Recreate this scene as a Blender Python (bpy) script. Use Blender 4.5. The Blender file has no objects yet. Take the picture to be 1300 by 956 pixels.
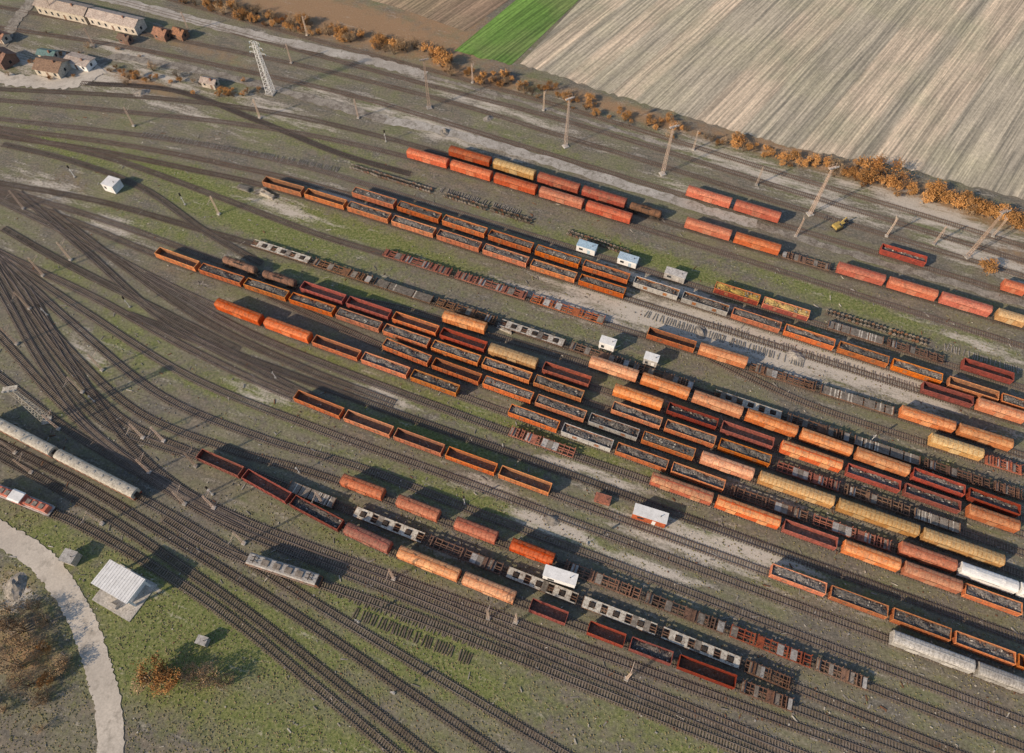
import bpy, math, random
import numpy as np
from mathutils import Vector, noise as mnoise
random.seed(7); np.random.seed(7)
scene=bpy.context.scene
# ------------------------------------------------------------------ camera / survey
F=890.0; PITCH=math.radians(58.2); ZC=202.0
CH=ZC*math.sin(PITCH); CY=-ZC*math.cos(PITCH)
sp,cp=math.sin(PITCH),math.cos(PITCH)
def G(u,v,z=0.0):
    """aerial survey coordinate -> metres on the plane z"""
    a=u-650.0; b=478.0-v
    dx=a; dy=b*sp+F*cp; dz=b*cp-F*sp
    t=(z-CH)/dz
    return (dx*t, CY+dy*t)
def survey(X,Y,z=0.0):
    x=X; y=Y-CY; w=z-CH
    d=y*cp-w*sp; up=y*sp+w*cp
    return 650+F*x/d, 478-F*up/d
cam=bpy.data.cameras.new("camera"); co=bpy.data.objects.new("camera",cam)
scene.collection.objects.link(co); scene.camera=co
cam.sensor_width=36; cam.lens=F/1300*36; cam.clip_end=9000; cam.clip_start=1
co.location=(0,CY,CH); co.rotation_euler=(math.pi/2-PITCH,0,0)
# ------------------------------------------------------------------ light
EL=math.radians(27); sd=Vector((0.86,0.51,0)).normalized()
d=Vector((sd.x*math.cos(EL),sd.y*math.cos(EL),-math.sin(EL)))
s=bpy.data.lights.new("sun",'SUN'); s.energy=5.0; s.angle=math.radians(0.8); s.color=(1.0,0.81,0.60)
so=bpy.data.objects.new("sun",s); scene.collection.objects.link(so)
so.rotation_euler=d.to_track_quat('-Z','Y').to_euler()
w=bpy.data.worlds.new("World"); scene.world=w; w.use_nodes=True
n=w.node_tree.nodes; bg=n["Background"]; sky=n.new("ShaderNodeTexSky"); sky.sky_type='NISHITA'
sky.sun_disc=False; sky.sun_elevation=EL; sky.sun_rotation=math.atan2(-sd.x,-sd.y)
w.node_tree.links.new(sky.outputs[0],bg.inputs[0]); bg.inputs[1].default_value=0.15
scene.view_settings.view_transform='Standard'; scene.view_settings.look='None'; scene.view_settings.exposure=0
# ------------------------------------------------------------------ materials
class NT:
    def __init__(s,name):
        s.m=bpy.data.materials.new(name); s.m.use_nodes=True; s.t=s.m.node_tree
        s.b=s.t.nodes["Principled BSDF"]
        s.b.inputs["Specular IOR Level"].default_value=0.2
    def n(s,k,**kw):
        x=s.t.nodes.new(k)
        for a,b in kw.items(): setattr(x,a,b)
        return x
    def l(s,a,b): s.t.links.new(a,b)
    def noise(s,vec,scale,detail=4,rough=.6):
        x=s.n("ShaderNodeTexNoise"); x.inputs["Scale"].default_value=scale
        x.inputs["Detail"].default_value=detail; x.inputs["Roughness"].default_value=rough
        if vec is not None: s.l(vec,x.inputs["Vector"])
        return x.outputs["Fac"]
    def ramp(s,fac,a,b,ca=(0,0,0,1),cb=(1,1,1,1)):
        r=s.n("ShaderNodeValToRGB"); e=r.color_ramp.elements
        e[0].position=a; e[1].position=b; e[0].color=ca; e[1].color=cb
        s.l(fac,r.inputs[0]); return r.outputs[0]
    def mix(s,fac,a,b,mode='MIX'):
        x=s.n("ShaderNodeMix",data_type='RGBA',blend_type=mode)
        for inp,val in ((x.inputs["Factor"],fac),(x.inputs["A"],a),(x.inputs["B"],b)):
            if isinstance(val,(tuple,list)): inp.default_value=tuple(val)+((1,) if len(val)==3 else ())
            elif isinstance(val,(int,float)): inp.default_value=val
            else: s.l(val,inp)
        return x.outputs["Result"]
    def math(s,op,a,b=0.0,c=None):
        x=s.n("ShaderNodeMath",operation=op)
        for i,val in enumerate((a,b,c)):
            if val is None: continue
            if isinstance(val,(int,float)): x.inputs[i].default_value=val
            else: s.l(val,x.inputs[i])
        return x.outputs[0]
    def out(s,col,rough=.85,bump=None,dist=.05,strength=.5,metal=0):
        if isinstance(col,tuple): s.b.inputs["Base Color"].default_value=col+(1,)
        else: s.l(col,s.b.inputs["Base Color"])
        s.b.inputs["Roughness"].default_value=rough; s.b.inputs["Metallic"].default_value=metal
        if bump is not None:
            bn=s.n("ShaderNodeBump"); bn.inputs["Distance"].default_value=dist; bn.inputs["Strength"].default_value=strength
            s.l(bump,bn.inputs["Height"]); s.l(bn.outputs[0],s.b.inputs["Normal"])
        return s.m
def M(name,a,b,scale=1.2,spot=None,spot_t=(.56,.66),spot_scale=3.0,rough=.85,var=.25,hue=.006,bump=0.0,metal=0,soot=.35):
    t=NT(name); tc=t.n("ShaderNodeTexCoord"); oi=t.n("ShaderNodeObjectInfo")
    va=t.n("ShaderNodeVectorMath",operation='ADD')
    sc=t.math('MULTIPLY',oi.outputs["Random"],90.0)
    t.l(tc.outputs["Object"],va.inputs[0]); t.l(sc,va.inputs[1]); vec=va.outputs[0]
    c=t.mix(t.ramp(t.noise(vec,scale,3),.35,.65),a,b)
    if spot: c=t.mix(t.ramp(t.noise(vec,spot_scale,4,.75),*spot_t),c,spot)
    if soot: c=t.mix(1.0,c,t.ramp(t.noise(vec,2.1,5,.8),.34,.64,(1-soot*1.3,)*3+(1,),(1+soot*.45,)*3+(1,)),'MULTIPLY')
    hs=t.n("ShaderNodeHueSaturation")
    t.l(t.math('MULTIPLY_ADD',oi.outputs["Random"],2*var,1-var),hs.inputs["Value"])
    r2=t.math('FRACT',t.math('MULTIPLY',oi.outputs["Random"],7.31))
    t.l(t.math('MULTIPLY_ADD',r2,2*hue,.503-hue),hs.inputs["Hue"])
    r3=t.math('FRACT',t.math('MULTIPLY',oi.outputs["Random"],17.7))
    t.l(t.math('MULTIPLY_ADD',r3,.22,.88),hs.inputs["Saturation"])
    t.l(c,hs.inputs["Color"])
    return t.out(hs.outputs[0],rough,t.noise(vec,spot_scale*2,5) if bump else None,bump,.6,metal)
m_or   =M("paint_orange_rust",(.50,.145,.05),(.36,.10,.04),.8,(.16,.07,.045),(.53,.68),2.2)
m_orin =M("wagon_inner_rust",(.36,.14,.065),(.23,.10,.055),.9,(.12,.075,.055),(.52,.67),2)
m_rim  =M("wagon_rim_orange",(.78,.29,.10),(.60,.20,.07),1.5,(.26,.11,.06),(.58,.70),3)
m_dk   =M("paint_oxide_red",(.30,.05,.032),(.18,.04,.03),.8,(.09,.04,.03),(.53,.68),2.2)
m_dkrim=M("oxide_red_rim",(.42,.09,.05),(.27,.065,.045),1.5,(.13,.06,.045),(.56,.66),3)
m_box  =M("paint_wagon_red",(.60,.125,.055),(.49,.10,.045),.5,(.27,.09,.055),(.54,.70),1.3)
m_roof =M("roof_faded_red",(.66,.20,.10),(.54,.155,.078),.45,(.33,.135,.085),(.50,.68),1.0)
m_bdk  =M("paint_wagon_maroon",(.36,.075,.045),(.25,.06,.038),.5,(.14,.055,.04),(.54,.7),1.6)
m_bdkr =M("roof_maroon",(.38,.12,.07),(.27,.09,.06),.5,(.17,.09,.06),(.48,.66),1.1)
m_tan  =M("paint_wagon_salmon",(.58,.19,.08),(.46,.15,.065),.5,(.27,.12,.07),(.54,.68),1.4)
m_tanr =M("roof_salmon",(.68,.31,.15),(.55,.23,.115),.45,(.35,.19,.12),(.50,.68),1.0)
m_yel  =M("paint_ochre",(.56,.30,.12),(.44,.23,.09),.6,(.24,.14,.08),(.54,.7),1.6)
m_yelr =M("roof_ochre",(.64,.42,.21),(.52,.34,.17),.6,(.34,.24,.15),(.52,.68),1.1)
m_gry  =M("paint_grey",(.42,.40,.37),(.32,.30,.28),.6,(.2,.17,.15),(.54,.7),1.6)
m_gryr =M("roof_grey",(.54,.51,.47),(.44,.41,.38),.6,(.29,.265,.23),(.52,.68),1.3)
m_wht  =M("paint_white",(.76,.75,.73),(.66,.65,.63),.6,(.42,.38,.34),(.62,.75),1.6,var=.05,hue=0,soot=.12)
m_blue =M("paint_pale_blue",(.42,.55,.64),(.35,.48,.56),.6,(.3,.3,.3),(.62,.75),1.6,var=.1)
m_und  =M("underframe_black",(.04,.034,.03),(.07,.052,.042),2)
m_whl  =M("wheel_steel",(.09,.072,.065),(.16,.125,.10),3,rough=.6)
m_fbr  =M("frame_brown",(.25,.125,.075),(.15,.085,.06),.9,(.08,.06,.045),(.52,.66),3)
m_fred =M("frame_red",(.42,.12,.06),(.26,.085,.055),.9,(.11,.06,.045),(.52,.66),3)
m_fwh  =M("deck_bleached",(.62,.57,.48),(.44,.39,.33),.9,(.2,.14,.10),(.53,.66),1.8,var=.10)
m_plank=M("deck_planks",(.26,.225,.19),(.16,.135,.11),.9,(.40,.35,.30),(.58,.70),2)
m_coal =M("scrap_load",(.15,.135,.12),(.26,.235,.21),1.3,(.055,.05,.045),(.50,.60),2.6,bump=.12,var=.25,soot=.5)
m_dirt =M("wagon_floor_dirt",(.24,.14,.09),(.15,.105,.08),1.2,(.36,.30,.25),(.56,.66),2.2,bump=.05,var=.3)
m_ylload=M("timber_load",(.60,.42,.12),(.46,.29,.08),2,(.22,.12,.06),(.52,.64),3)
m_glass=M("dark_glass",(.03,.035,.04),(.05,.055,.06),1,rough=.25)
m_conc =M("concrete",(.46,.43,.39),(.38,.355,.32),.5,(.27,.25,.22),(.54,.68),1)
m_steelp=M("mast_steel",(.60,.46,.36),(.46,.34,.26),2,(.25,.14,.09),(.58,.7),4)
m_brick=M("brick_wall",(.30,.17,.12),(.24,.13,.10),1,(.4,.3,.25),(.6,.7),3)
m_plast=M("plaster_wall",(.56,.49,.41),(.47,.41,.34),.6,(.3,.25,.2),(.58,.72),2)
m_tile =M("roof_tile",(.38,.19,.12),(.28,.145,.10),1,(.18,.1,.08),(.5,.66),2)
m_brroof=M("brown_roof",(.26,.165,.115),(.19,.12,.09),1,(.1,.08,.06),(.55,.7),3)
m_pkroof=M("pale_roof",(.46,.38,.32),(.37,.305,.26),.6,(.28,.2,.17),(.50,.66),1.3)
m_teal =M("teal_roof",(.13,.21,.2),(.10,.15,.15),1,(.1,.1,.08),(.55,.7),2)
m_rock =M("rubble",(.36,.32,.28),(.22,.20,.17),1)
m_rust =M("rusty_scrap",(.28,.13,.075),(.15,.09,.06),1)
m_bark =M("bark",(.13,.085,.06),(.08,.055,.04),2)
def leafmat(name,a,b,c):
    t=NT(name); tc=t.n("ShaderNodeTexCoord"); oi=t.n("ShaderNodeObjectInfo")
    col=t.mix(t.ramp(t.noise(tc.outputs["Object"],1.1,3,.7),.35,.65),a,b)
    col=t.mix(t.ramp(t.noise(tc.outputs["Object"],7,2,.6),.5,.6),col,c)
    hs=t.n("ShaderNodeHueSaturation"); t.l(col,hs.inputs["Color"])
    t.l(t.math('MULTIPLY_ADD',oi.outputs["Random"],.7,.65),hs.inputs["Value"])
    return t.out(hs.outputs[0],.9)
m_leaf =leafmat("autumn_leaves",(.48,.22,.07),(.31,.155,.06),(.58,.33,.12))
m_leaf2=leafmat("dry_twigs",(.28,.19,.115),(.19,.135,.085),(.40,.27,.15))
m_weed =leafmat("dry_weeds",(.14,.15,.055),(.20,.165,.09),(.28,.23,.14))
m_tie  =M("sleeper_wood",(.165,.13,.10),(.23,.19,.155),.25,(.10,.08,.065),(.52,.66),.7,var=.25,soot=.3)
m_tiep =M("sleeper_bleached",(.34,.31,.27),(.23,.205,.175),.4,(.12,.1,.08),(.52,.66),1.2,var=.1)
m_rail =M("rail_side_rust",(.10,.06,.045),(.07,.05,.04),.5,soot=0)
m_railt=M("rail_head",(.28,.23,.20),(.14,.105,.085),.08,rough=.5,metal=.2,soot=0)
# ------------------------------------------------------------------ mesh builder
class MB:
    def __init__(s): s.v=[]; s.f=[]; s.m=[]; s.mats=[]
    def mi(s,mat):
        if mat not in s.mats: s.mats.append(mat)
        return s.mats.index(mat)
    def add(s,vs,fs,mat):
        o=len(s.v); s.v+=vs; k=s.mi(mat)
        for f in fs: s.f.append([o+i for i in f]); s.m.append(k)
    def box(s,x0,x1,y0,y1,z0,z1,mat,rz=0,c=(0,0)):
        vs=[(x,y,z) for z in (z0,z1) for y in (y0,y1) for x in (x0,x1)]
        if rz or c!=(0,0):
            ca,sa=math.cos(rz),math.sin(rz); vs=[(c[0]+x*ca-y*sa,c[1]+x*sa+y*ca,z) for x,y,z in vs]
        s.add(vs,[(0,2,3,1),(4,5,7,6),(0,1,5,4),(2,6,7,3),(0,4,6,2),(1,3,7,5)],mat)
    def tube(s,p0,p1,r0,r1,n,mat,caps=True):
        p0=Vector(p0); p1=Vector(p1); a=(p1-p0).normalized()
        u=a.orthogonal().normalized(); w_=a.cross(u); vs=[]
        for p,r in ((p0,r0),(p1,r1)):
            for i in range(n):
                t=2*math.pi*i/n; vs.append(tuple(p+u*(r*math.cos(t))+w_*(r*math.sin(t))))
        fs=[(i,(i+1)%n,n+(i+1)%n,n+i) for i in range(n)]
        if caps: fs+=[tuple(range(n))[::-1],tuple(range(n,2*n))]
        s.add(vs,fs,mat)
    def prof(s,pts,x0,x1,mat,close=True):
        n=len(pts); vs=[(x0,y,z) for y,z in pts]+[(x1,y,z) for y,z in pts]
        fs=[(i,i+1,n+i+1,n+i) for i in range(n-1)]
        if close: fs+=[(n-1,0,n,2*n-1),tuple(range(n))[::-1],tuple(range(n,2*n))]
        s.add(vs,fs,mat)
    def mesh(s,name):
        me=bpy.data.meshes.new(name); me.from_pydata(s.v,[],s.f)
        for m in s.mats: me.materials.append(m)
        me.polygons.foreach_set("material_index",s.m); me.update(); return me
def put(me,name,loc=(0,0,0),rz=0,sc=(1,1,1)):
    o=bpy.data.objects.new(name,me); scene.collection.objects.link(o)
    o.location=loc; o.rotation_euler=(0,0,rz); o.scale=sc; return o
# ------------------------------------------------------------------ tracks
def cat(P,k=14):
    P=[np.array(p,float) for p in P]
    Q=[2*P[0]-P[1]]+P+[2*P[-1]-P[-2]]; out=[]
    for i in range(1,len(Q)-2):
        a,b,c,e=Q[i-1:i+3]
        for j in range(k):
            t=j/k; out.append(.5*((2*b)+(-a+c)*t+(2*a-5*b+4*c-e)*t*t+(-a+3*b-3*c+e)*t**3))
    out.append(P[-1]); return np.array(out)
T={
'm1':[(215,-2),(400,50),(560,92),(700,131),(850,176),(1000,222),(1150,266),(1300,312)],
'm2':[(150,0),(390,66),(550,109),(700,148),(850,193),(1000,240),(1150,285),(1300,331)],
'm3':[(0,8),(150,36),(300,65),(450,98),(600,137),(700,168),(850,213),(1000,260),(1150,305),(1300,350)],
'R0':[(0,30),(150,53),(300,83),(450,117),(600,161),(930,261),(1300,371)],
'R1':[(0,108),(180,118),(330,135),(450,160),(597,200),(818,268),(960,311),(1091,349),(1300,411)],
'R2':[(0,122),(150,136),(300,152),(420,172),(543,202),(775,272),(1300,434)],
'R2b':[(0,146),(200,170),(350,198),(447,224),(640,283),(935,374),(1300,487)],
'R3':[(0,158),(150,178),(300,207),(448,244),(768,346),(1300,517)],
'R4':[(0,168),(120,186),(240,210),(335,231),(470,271),(763,364),(1300,533)],
'R5b':[(40,172),(150,200),(280,247),(400,292),(485,318),(627,362),(850,432),(1300,573)],
'R5':[(0,228),(120,250),(240,283),(355,317),(678,422),(952,513),(1300,628)],
'R6b':[(0,236),(130,275),(250,318),(330,347),(410,373),(720,477),(810,506),(1107,608),(1300,674)],
'R6':[(0,244),(100,280),(230,332),(455,407),(712,495),(940,574),(1300,698)],
'R8':[(0,252),(100,300),(200,352),(305,398),(552,487),(887,607),(1175,708),(1300,752)],
'R11':[(0,318),(120,375),(250,445),(406,515),(667,611),(1012,737),(1300,843)],
'R14':[(0,322),(110,395),(240,475),(400,540),(600,612),(1000,761),(1300,873)],
'Xb':[(0,326),(90,408),(200,497),(330,552),(462,592),(600,645),(800,720),(1000,797),(1200,874)],
'R12':[(0,333),(75,430),(170,518),(290,567),(380,592),(462,620),(605,675),(765,736),(980,820),(1110,871)],
'R12b':[(0,340),(65,440),(150,527),(240,570),(320,598),(395,627),(493,665),(687,742),(892,822),(1010,870)],
'R13':[(0,352),(55,450),(125,530),(200,562),(282,588),(403,653),(468,685),(545,717),(620,747),(770,806),(893,852),(1010,896)],
'R15':[(0,372),(50,460),(110,540),(200,605),(300,655),(400,694),(520,738),(700,805),(860,864),(1000,916)],
'R16':[(0,428),(70,505),(150,575),(250,640),(370,692),(500,742),(640,800),(800,866)],
'L0':[(0,478),(80,540),(180,600),(290,665),(420,718),(560,775),(760,858)],
'L1':[(-20,529),(75,578),(175,629),(280,690),(400,765),(560,862)],
'L3':[(0,562),(100,612),(200,672),(300,733),(400,797),(500,865)],
'L4':[(0,578),(110,640),(210,705),(320,782),(430,868)],
'L5':[(-20,615),(35,638),(95,662),(190,716),(300,790),(400,872)],
}
TS={ # tracks that branch off another one
'R5c':[(900,449),(960,478),(1050,517),(1211,569),(1300,597)],
'R6c':[(430,373),(500,385),(590,411),(780,470),(1117,588),(1300,653)],
'R8p':[(340,371),(430,412),(522,451),(648,497),(848,567),(1218,696),(1300,725)],
'R10':[(180,345),(300,412),(420,462),(560,514),(690,561),(865,622),(1258,762),(1300,777)],
'Xa':[(160,395),(300,447),(500,520),(700,590),(900,664),(1300,808)],
'Xc':[(60,262),(150,330),(260,405),(380,462),(500,508)],
'Xd':[(20,240),(110,318),(210,405),(330,468),(420,512)],
'Xe':[(0,178),(90,200),(180,235),(260,290),(330,330)],
'L2':[(205,655),(255,685),(312,709),(412,741),(550,790),(750,872)],
'Xg':[(0,285),(80,330),(190,385),(300,440)],
'Xh':[(30,360),(95,470),(165,565),(230,620),(310,664)],
'Xi':[(100,100),(220,110),(330,150),(430,190),(520,216)],
}
TR={}; samples=[]
def do_track(name,P,es,ee,idx,rails=True,ties=True,tmat=None,zt=None,miss=0.0):
    px=cat(P); w_=np.array([G(a,b,1.9 if name[0] in 'RXL' else .3) for a,b in px])
    TR[name]=(px,w_,idx)
    W=w_
    if es: dd=(W[0]-W[3]); dd/=np.linalg.norm(dd); W=np.vstack([W[0]+dd*70,W])
    if ee: dd=(W[-1]-W[-4]); dd/=np.linalg.norm(dd); W=np.vstack([W,W[-1]+dd*90])
    seg=np.linalg.norm(np.diff(W,axis=0),axis=1); S=np.concatenate([[0],np.cumsum(seg)])
    def at(s): return np.stack([np.interp(s,S,W[:,0]),np.interp(s,S,W[:,1])],1)
    L=S[-1]; samples.append(at(np.arange(0,L,.6)))
    st=.66; ss=np.arange(0,L,st); ss=ss[np.random.rand(len(ss))>=miss]; ss=ss+np.random.uniform(-.05,.05,len(ss))*(1 if rails else 3)
    c=at(ss); t=at(ss+.4)-at(ss-.4); t/=np.linalg.norm(t,axis=1)[:,None]+1e-9
    ang=np.random.normal(0,.02 if rails else .09,len(t)); t=np.stack([t[:,0]*np.cos(ang)-t[:,1]*np.sin(ang),t[:,0]*np.sin(ang)+t[:,1]*np.cos(ang)],1)
    nn=np.stack([-t[:,1],t[:,0]],1); hl=np.random.uniform(1.2,1.34,len(t))[:,None]; hw=.12
    base=.03+idx*.003; top=base+.06+np.random.uniform(0,.0025,len(t))
    N=len(c); arr=np.zeros((N,8,3)); cor=[c-nn*hl-t*hw,c-nn*hl+t*hw,c+nn*hl+t*hw,c+nn*hl-t*hw]
    for k in range(4):
        arr[:,k,:2]=cor[k]; arr[:,k,2]=-.05; arr[:,4+k,:2]=cor[k]; arr[:,4+k,2]=top
    V=arr.reshape(-1,3).tolist()
    q=np.array([(4,5,6,7),(0,1,5,4),(1,2,6,5),(2,3,7,6),(3,0,4,7)])
    Fc=(q[None]+8*np.arange(N)[:,None,None]).reshape(-1,4).tolist(); Mi=[0]*len(Fc)
    if rails:
        s2=np.linspace(0,L,int(L/1.6)); c=at(s2); t=at(s2+.6)-at(s2-.6); t/=np.linalg.norm(t,axis=1)[:,None]+1e-9
        nn=np.stack([-t[:,1],t[:,0]],1); zr=base+.09+.14
        for side in (-.76,.76):
            o=len(V); K_=len(c); a=np.zeros((K_,4,3))
            for k,(off,z) in enumerate(((-.05,base+.05),(-.05,zr),(.05,zr),(.05,base+.05))):
                a[:,k,:2]=c+nn*(side+off); a[:,k,2]=z
            V+=a.reshape(-1,3).tolist()
            for i in range(K_-1):
                b=o+4*i
                Fc+=[[b,b+1,b+5,b+4],[b+1,b+2,b+6,b+5],[b+2,b+3,b+7,b+6]]; Mi+=[1,2,1]
    me=bpy.data.meshes.new("railway_track"); me.from_pydata(V,[],Fc)
    for m in (tmat or m_tie,m_rail,m_railt): me.materials.append(m)
    me.polygons.foreach_set("material_index",Mi); me.update()
    put(me,"railway_track" if rails else "sleeper_row")
idx=0
for k,P in T.items(): do_track(k,P,True,True,idx); idx+=1
for k,P in TS.items(): do_track(k,P,False,k not in('Xc','Xd','Xe','Xg','Xh','Xi'),idx); idx+=1
nmain=len(samples)
for P in ([(905,412),(1000,441),(1180,497)],[(820,398),(900,424),(1020,462)],[(1200,440),(1300,472)],[(430,752),(560,800),(700,850)],[(450,778),(600,838)],[(560,240),(600,252),(660,270)],[(180,170),(300,190),(430,215)]):
    do_track('Z%d'%idx,P,False,False,idx,rails=False,tmat=m_tiep if P[0][1]<740 else m_tie,miss=.25); idx+=1
samples=samples[:nmain]
# ------------------------------------------------------------------ ground
def axis(lo,hi,st):
    a=list(np.arange(lo,hi,st)); s_=st; p=a[-1]
    while p<4200: s_*=1.35; p+=s_; a.append(p)
    s_=st; p=lo; pre=[]
    while p>-4200: s_*=1.35; p-=s_; pre.append(p)
    return np.array(pre[::-1]+a),len(pre)
GS=.8
ax,ox=axis(-236,236,GS); ay,oy=axis(-112,206,GS)
X,Y=np.meshgrid(ax,ay); ny,nx=X.shape
tw=np.zeros_like(X)
for S in samples:
    ix=np.round((S[:,0]-ax[ox])/GS).astype(int)+ox; iy=np.round((S[:,1]-ay[oy])/GS).astype(int)+oy
    for dx in range(-4,5):
        for dy in range(-4,5):
            jx=ix+dx; jy=iy+dy; ok=(jx>=0)&(jx<nx)&(jy>=0)&(jy<ny)
            if not ok.any(): continue
            a,b=jx[ok],jy[ok]; ds=np.hypot(ax[a]-S[ok,0],ay[b]-S[ok,1])
            np.maximum.at(tw,(b,a),np.exp(-(ds/1.5)**4))
U,Vv=survey(X,np.maximum(Y,-140)); 
def blobs(L):
    r=np.zeros_like(X)
    for (u,v,a,b,st,*rt) in L:
        th=math.radians(rt[0] if rt else 19)
        du,dv=U-u,Vv-v; p=du*math.cos(th)+dv*math.sin(th); q=-du*math.sin(th)+dv*math.cos(th)
        r=np.maximum(r,st*np.exp(-((p/a)**2+(q/b)**2)))
    return r
green=blobs([(260,790,230,70,1.1),(60,690,90,40,.9),(200,850,120,60,1.1),(560,850,190,40,.9),(420,950,400,60,.8),(900,960,300,40,.6),(330,285,190,24,.9),(470,300,180,16,.95),(850,335,140,14,.95),(1080,385,180,14,.9),
 (230,225,140,20,.85),(90,190,100,20,.75),(640,540,280,22,.8),(600,640,240,22,.8),(560,560,150,20,.85),(950,700,220,18,.6),(450,370,150,14,.75),(300,500,140,22,.75),(760,430,140,12,.5),(400,180,160,18,.55),(1180,590,150,12,.6),
 (100,500,60,70,.6,50),(160,430,80,50,.6,40),(480,700,120,16,.7),(520,790,200,30,.9),(1020,420,60,8,.6),(700,300,120,12,.6),(200,290,90,16,.65),(90,350,60,20,.55),(420,460,120,14,.65),(1230,430,80,14,.6),(700,190,120,10,.4)])
pale=blobs([(820,400,110,18,1.1),(940,430,150,23,1.25),(1080,465,150,23,1.2),(1160,495,80,17,1.),(490,505,34,11,1.1),(705,668,60,15,1.1),(880,690,110,20,1.),(960,700,80,16,1.),(820,720,80,12,.75),(620,620,60,10,.65),
 (105,88,60,16,1.),(25,75,40,15,.6),(170,70,70,10,.7),(15,760,22,30,.8),(560,165,110,13,.75),(440,250,60,10,.7),(730,392,80,13,.95),(960,215,150,15,.7),(1180,270,130,17,.85),(1240,325,80,16,.75),(1060,262,80,12,.75),
 (640,140,140,10,.55),(360,265,50,11,.7),(150,290,50,14,.6),(190,745,22,10,.9),(745,600,80,10,.65),(350,140,80,12,.55),(210,100,70,9,.6),(330,500,50,14,.55),(1250,440,80,10,.5),(850,365,110,9,.8),(560,700,50,10,.6),(1100,700,80,8,.6),
 (60,240,60,20,.5),(230,140,90,8,.5),(420,120,70,8,.5),(1000,640,80,6,.5),(700,540,80,8,.5),(900,250,90,8,.5),(100,450,40,30,.45,50),(1050,760,120,8,.5)])
warm=blobs([(430,25,230,32,1.,14),(600,95,90,12,.9,16),(800,142,160,12,.8,17),(1020,200,170,14,.9,16),(1200,255,130,18,1.,17),(250,60,120,14,.5),(180,105,60,12,.8),(30,830,60,40,.8),(210,850,60,30,.7),(20,740,40,30,.6),
 (560,20,80,40,.8),(120,140,90,10,.4),(90,230,60,30,.35),(1290,330,60,20,.6),(300,5,100,20,.7)])
zz=np.zeros_like(X)
core=(np.abs(X)<235)&(Y>-111)&(Y<205)
zz[core]=(np.sin(X[core]*.31)*np.sin(Y[core]*.27+1)*.03+np.sin(X[core]*.9+2)*np.sin(Y[core]*.8)*.02)*(1-tw[core])
zz=zz-.02+tw*.03
nv=nx*ny; me=bpy.data.meshes.new("ground")
me.vertices.add(nv); me.vertices.foreach_set("co",np.stack([X,Y,zz],-1).astype(np.float32).ravel())
ii=(np.arange(ny-1)[:,None]*nx+np.arange(nx-1)[None]).ravel()
qf=np.stack([ii,ii+1,ii+nx+1,ii+nx],1); nf=len(qf)
me.loops.add(nf*4); me.loops.foreach_set("vertex_index",qf.ravel().astype(np.int32))
me.polygons.add(nf); me.polygons.foreach_set("loop_start",(np.arange(nf)*4).astype(np.int32)); me.update(calc_edges=True)
for nm,chs in (("gA",(green,pale,tw)),("gB",(warm,warm,warm))):
    at=me.attributes.new(nm,'FLOAT_COLOR','POINT')
    at.data.foreach_set("color",np.stack([np.clip(chs[0],0,1.2),np.clip(chs[1],0,1.3),chs[2],np.ones_like(X)],-1).astype(np.float32).ravel())
t=NT("ground_soil"); tc=t.n("ShaderNodeTexCoord"); vec=tc.outputs["Object"]
mp=t.n("ShaderNodeMapping",vector_type='TEXTURE'); mp.inputs["Rotation"].default_value=(0,0,math.radians(-21)); mp.inputs["Scale"].default_value=(5,1,1); t.l(vec,mp.inputs[0]); svec=mp.outputs[0]
def attr(nm):
    a=t.n("ShaderNodeAttribute",attribute_name=nm); sx=t.n("ShaderNodeSeparateColor"); t.l(a.outputs["Color"],sx.inputs[0]); return sx.outputs
A=attr("gA"); B=attr("gB")
nb=t.noise(vec,.06,4,.6); nm_=t.noise(vec,.28,5,.68); nf_=t.noise(vec,1.3,6,.78); nx_=t.noise(vec,4.5,3,.7); ns=t.noise(svec,.42,5,.7)
col=t.mix(t.ramp(nm_,.36,.64),(.22,.185,.14),(.15,.135,.105))
col=t.mix(t.ramp(ns,.42,.62),col,(.125,.118,.10))
col=t.mix(t.ramp(nb,.42,.6),col,t.mix(t.ramp(ns,.4,.6),(.155,.16,.085),(.205,.185,.13)))
wf=t.ramp(t.math('ADD',B[0],t.math('MULTIPLY_ADD',nm_,1.0,-.5)),.3,.75)
col=t.mix(wf,col,t.mix(t.ramp(nf_,.4,.6),(.36,.225,.13),(.23,.155,.09)))
gf=t.ramp(t.math('ADD',A[0],t.math('ADD',t.math('MULTIPLY_ADD',nm_,1.6,-.8),t.math('MULTIPLY_ADD',nf_,.9,-.45))),.2,.75)
col=t.mix(gf,col,t.mix(t.ramp(nf_,.38,.6),(.11,.15,.035),(.19,.19,.08)))
pf=t.ramp(t.math('ADD',A[1],t.math('ADD',t.math('MULTIPLY_ADD',ns,2.2,-1.1),t.math('MULTIPLY_ADD',nf_,1.0,-.5))),.22,.72)
tf=t.ramp(t.math('ADD',A[2],t.math('MULTIPLY_ADD',nf_,1.2,-.6)),.3,.75)
tf2=t.math('MULTIPLY',tf,t.ramp(ns,.3,.7,(.95,.95,.95,1),(.4,.4,.4,1)))
col=t.mix(tf2,col,t.mix(t.ramp(nm_,.4,.6),(.105,.08,.064),(.165,.13,.105)))
col=t.mix(t.math('MULTIPLY',pf,t.ramp(A[2],.2,.9,(1,1,1,1),(.55,.55,.55,1))),col,t.mix(t.ramp(nf_,.38,.62),(.58,.52,.44),(.37,.335,.285)))
col=t.mix(t.ramp(t.noise(vec,1.7,5,.85),.60,.69),col,(.46,.42,.37))
col=t.mix(1.0,col,t.ramp(nf_,.28,.72,(.45,.45,.45,1),(1.5,1.5,1.5,1)),'MULTIPLY')
col=t.mix(1.0,col,t.ramp(nx_,.3,.7,(.72,.72,.72,1),(1.28,1.28,1.28,1)),'MULTIPLY')
me.materials.append(t.out(col,.95,nf_,.08,.4)); put(me,"ground")
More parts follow.
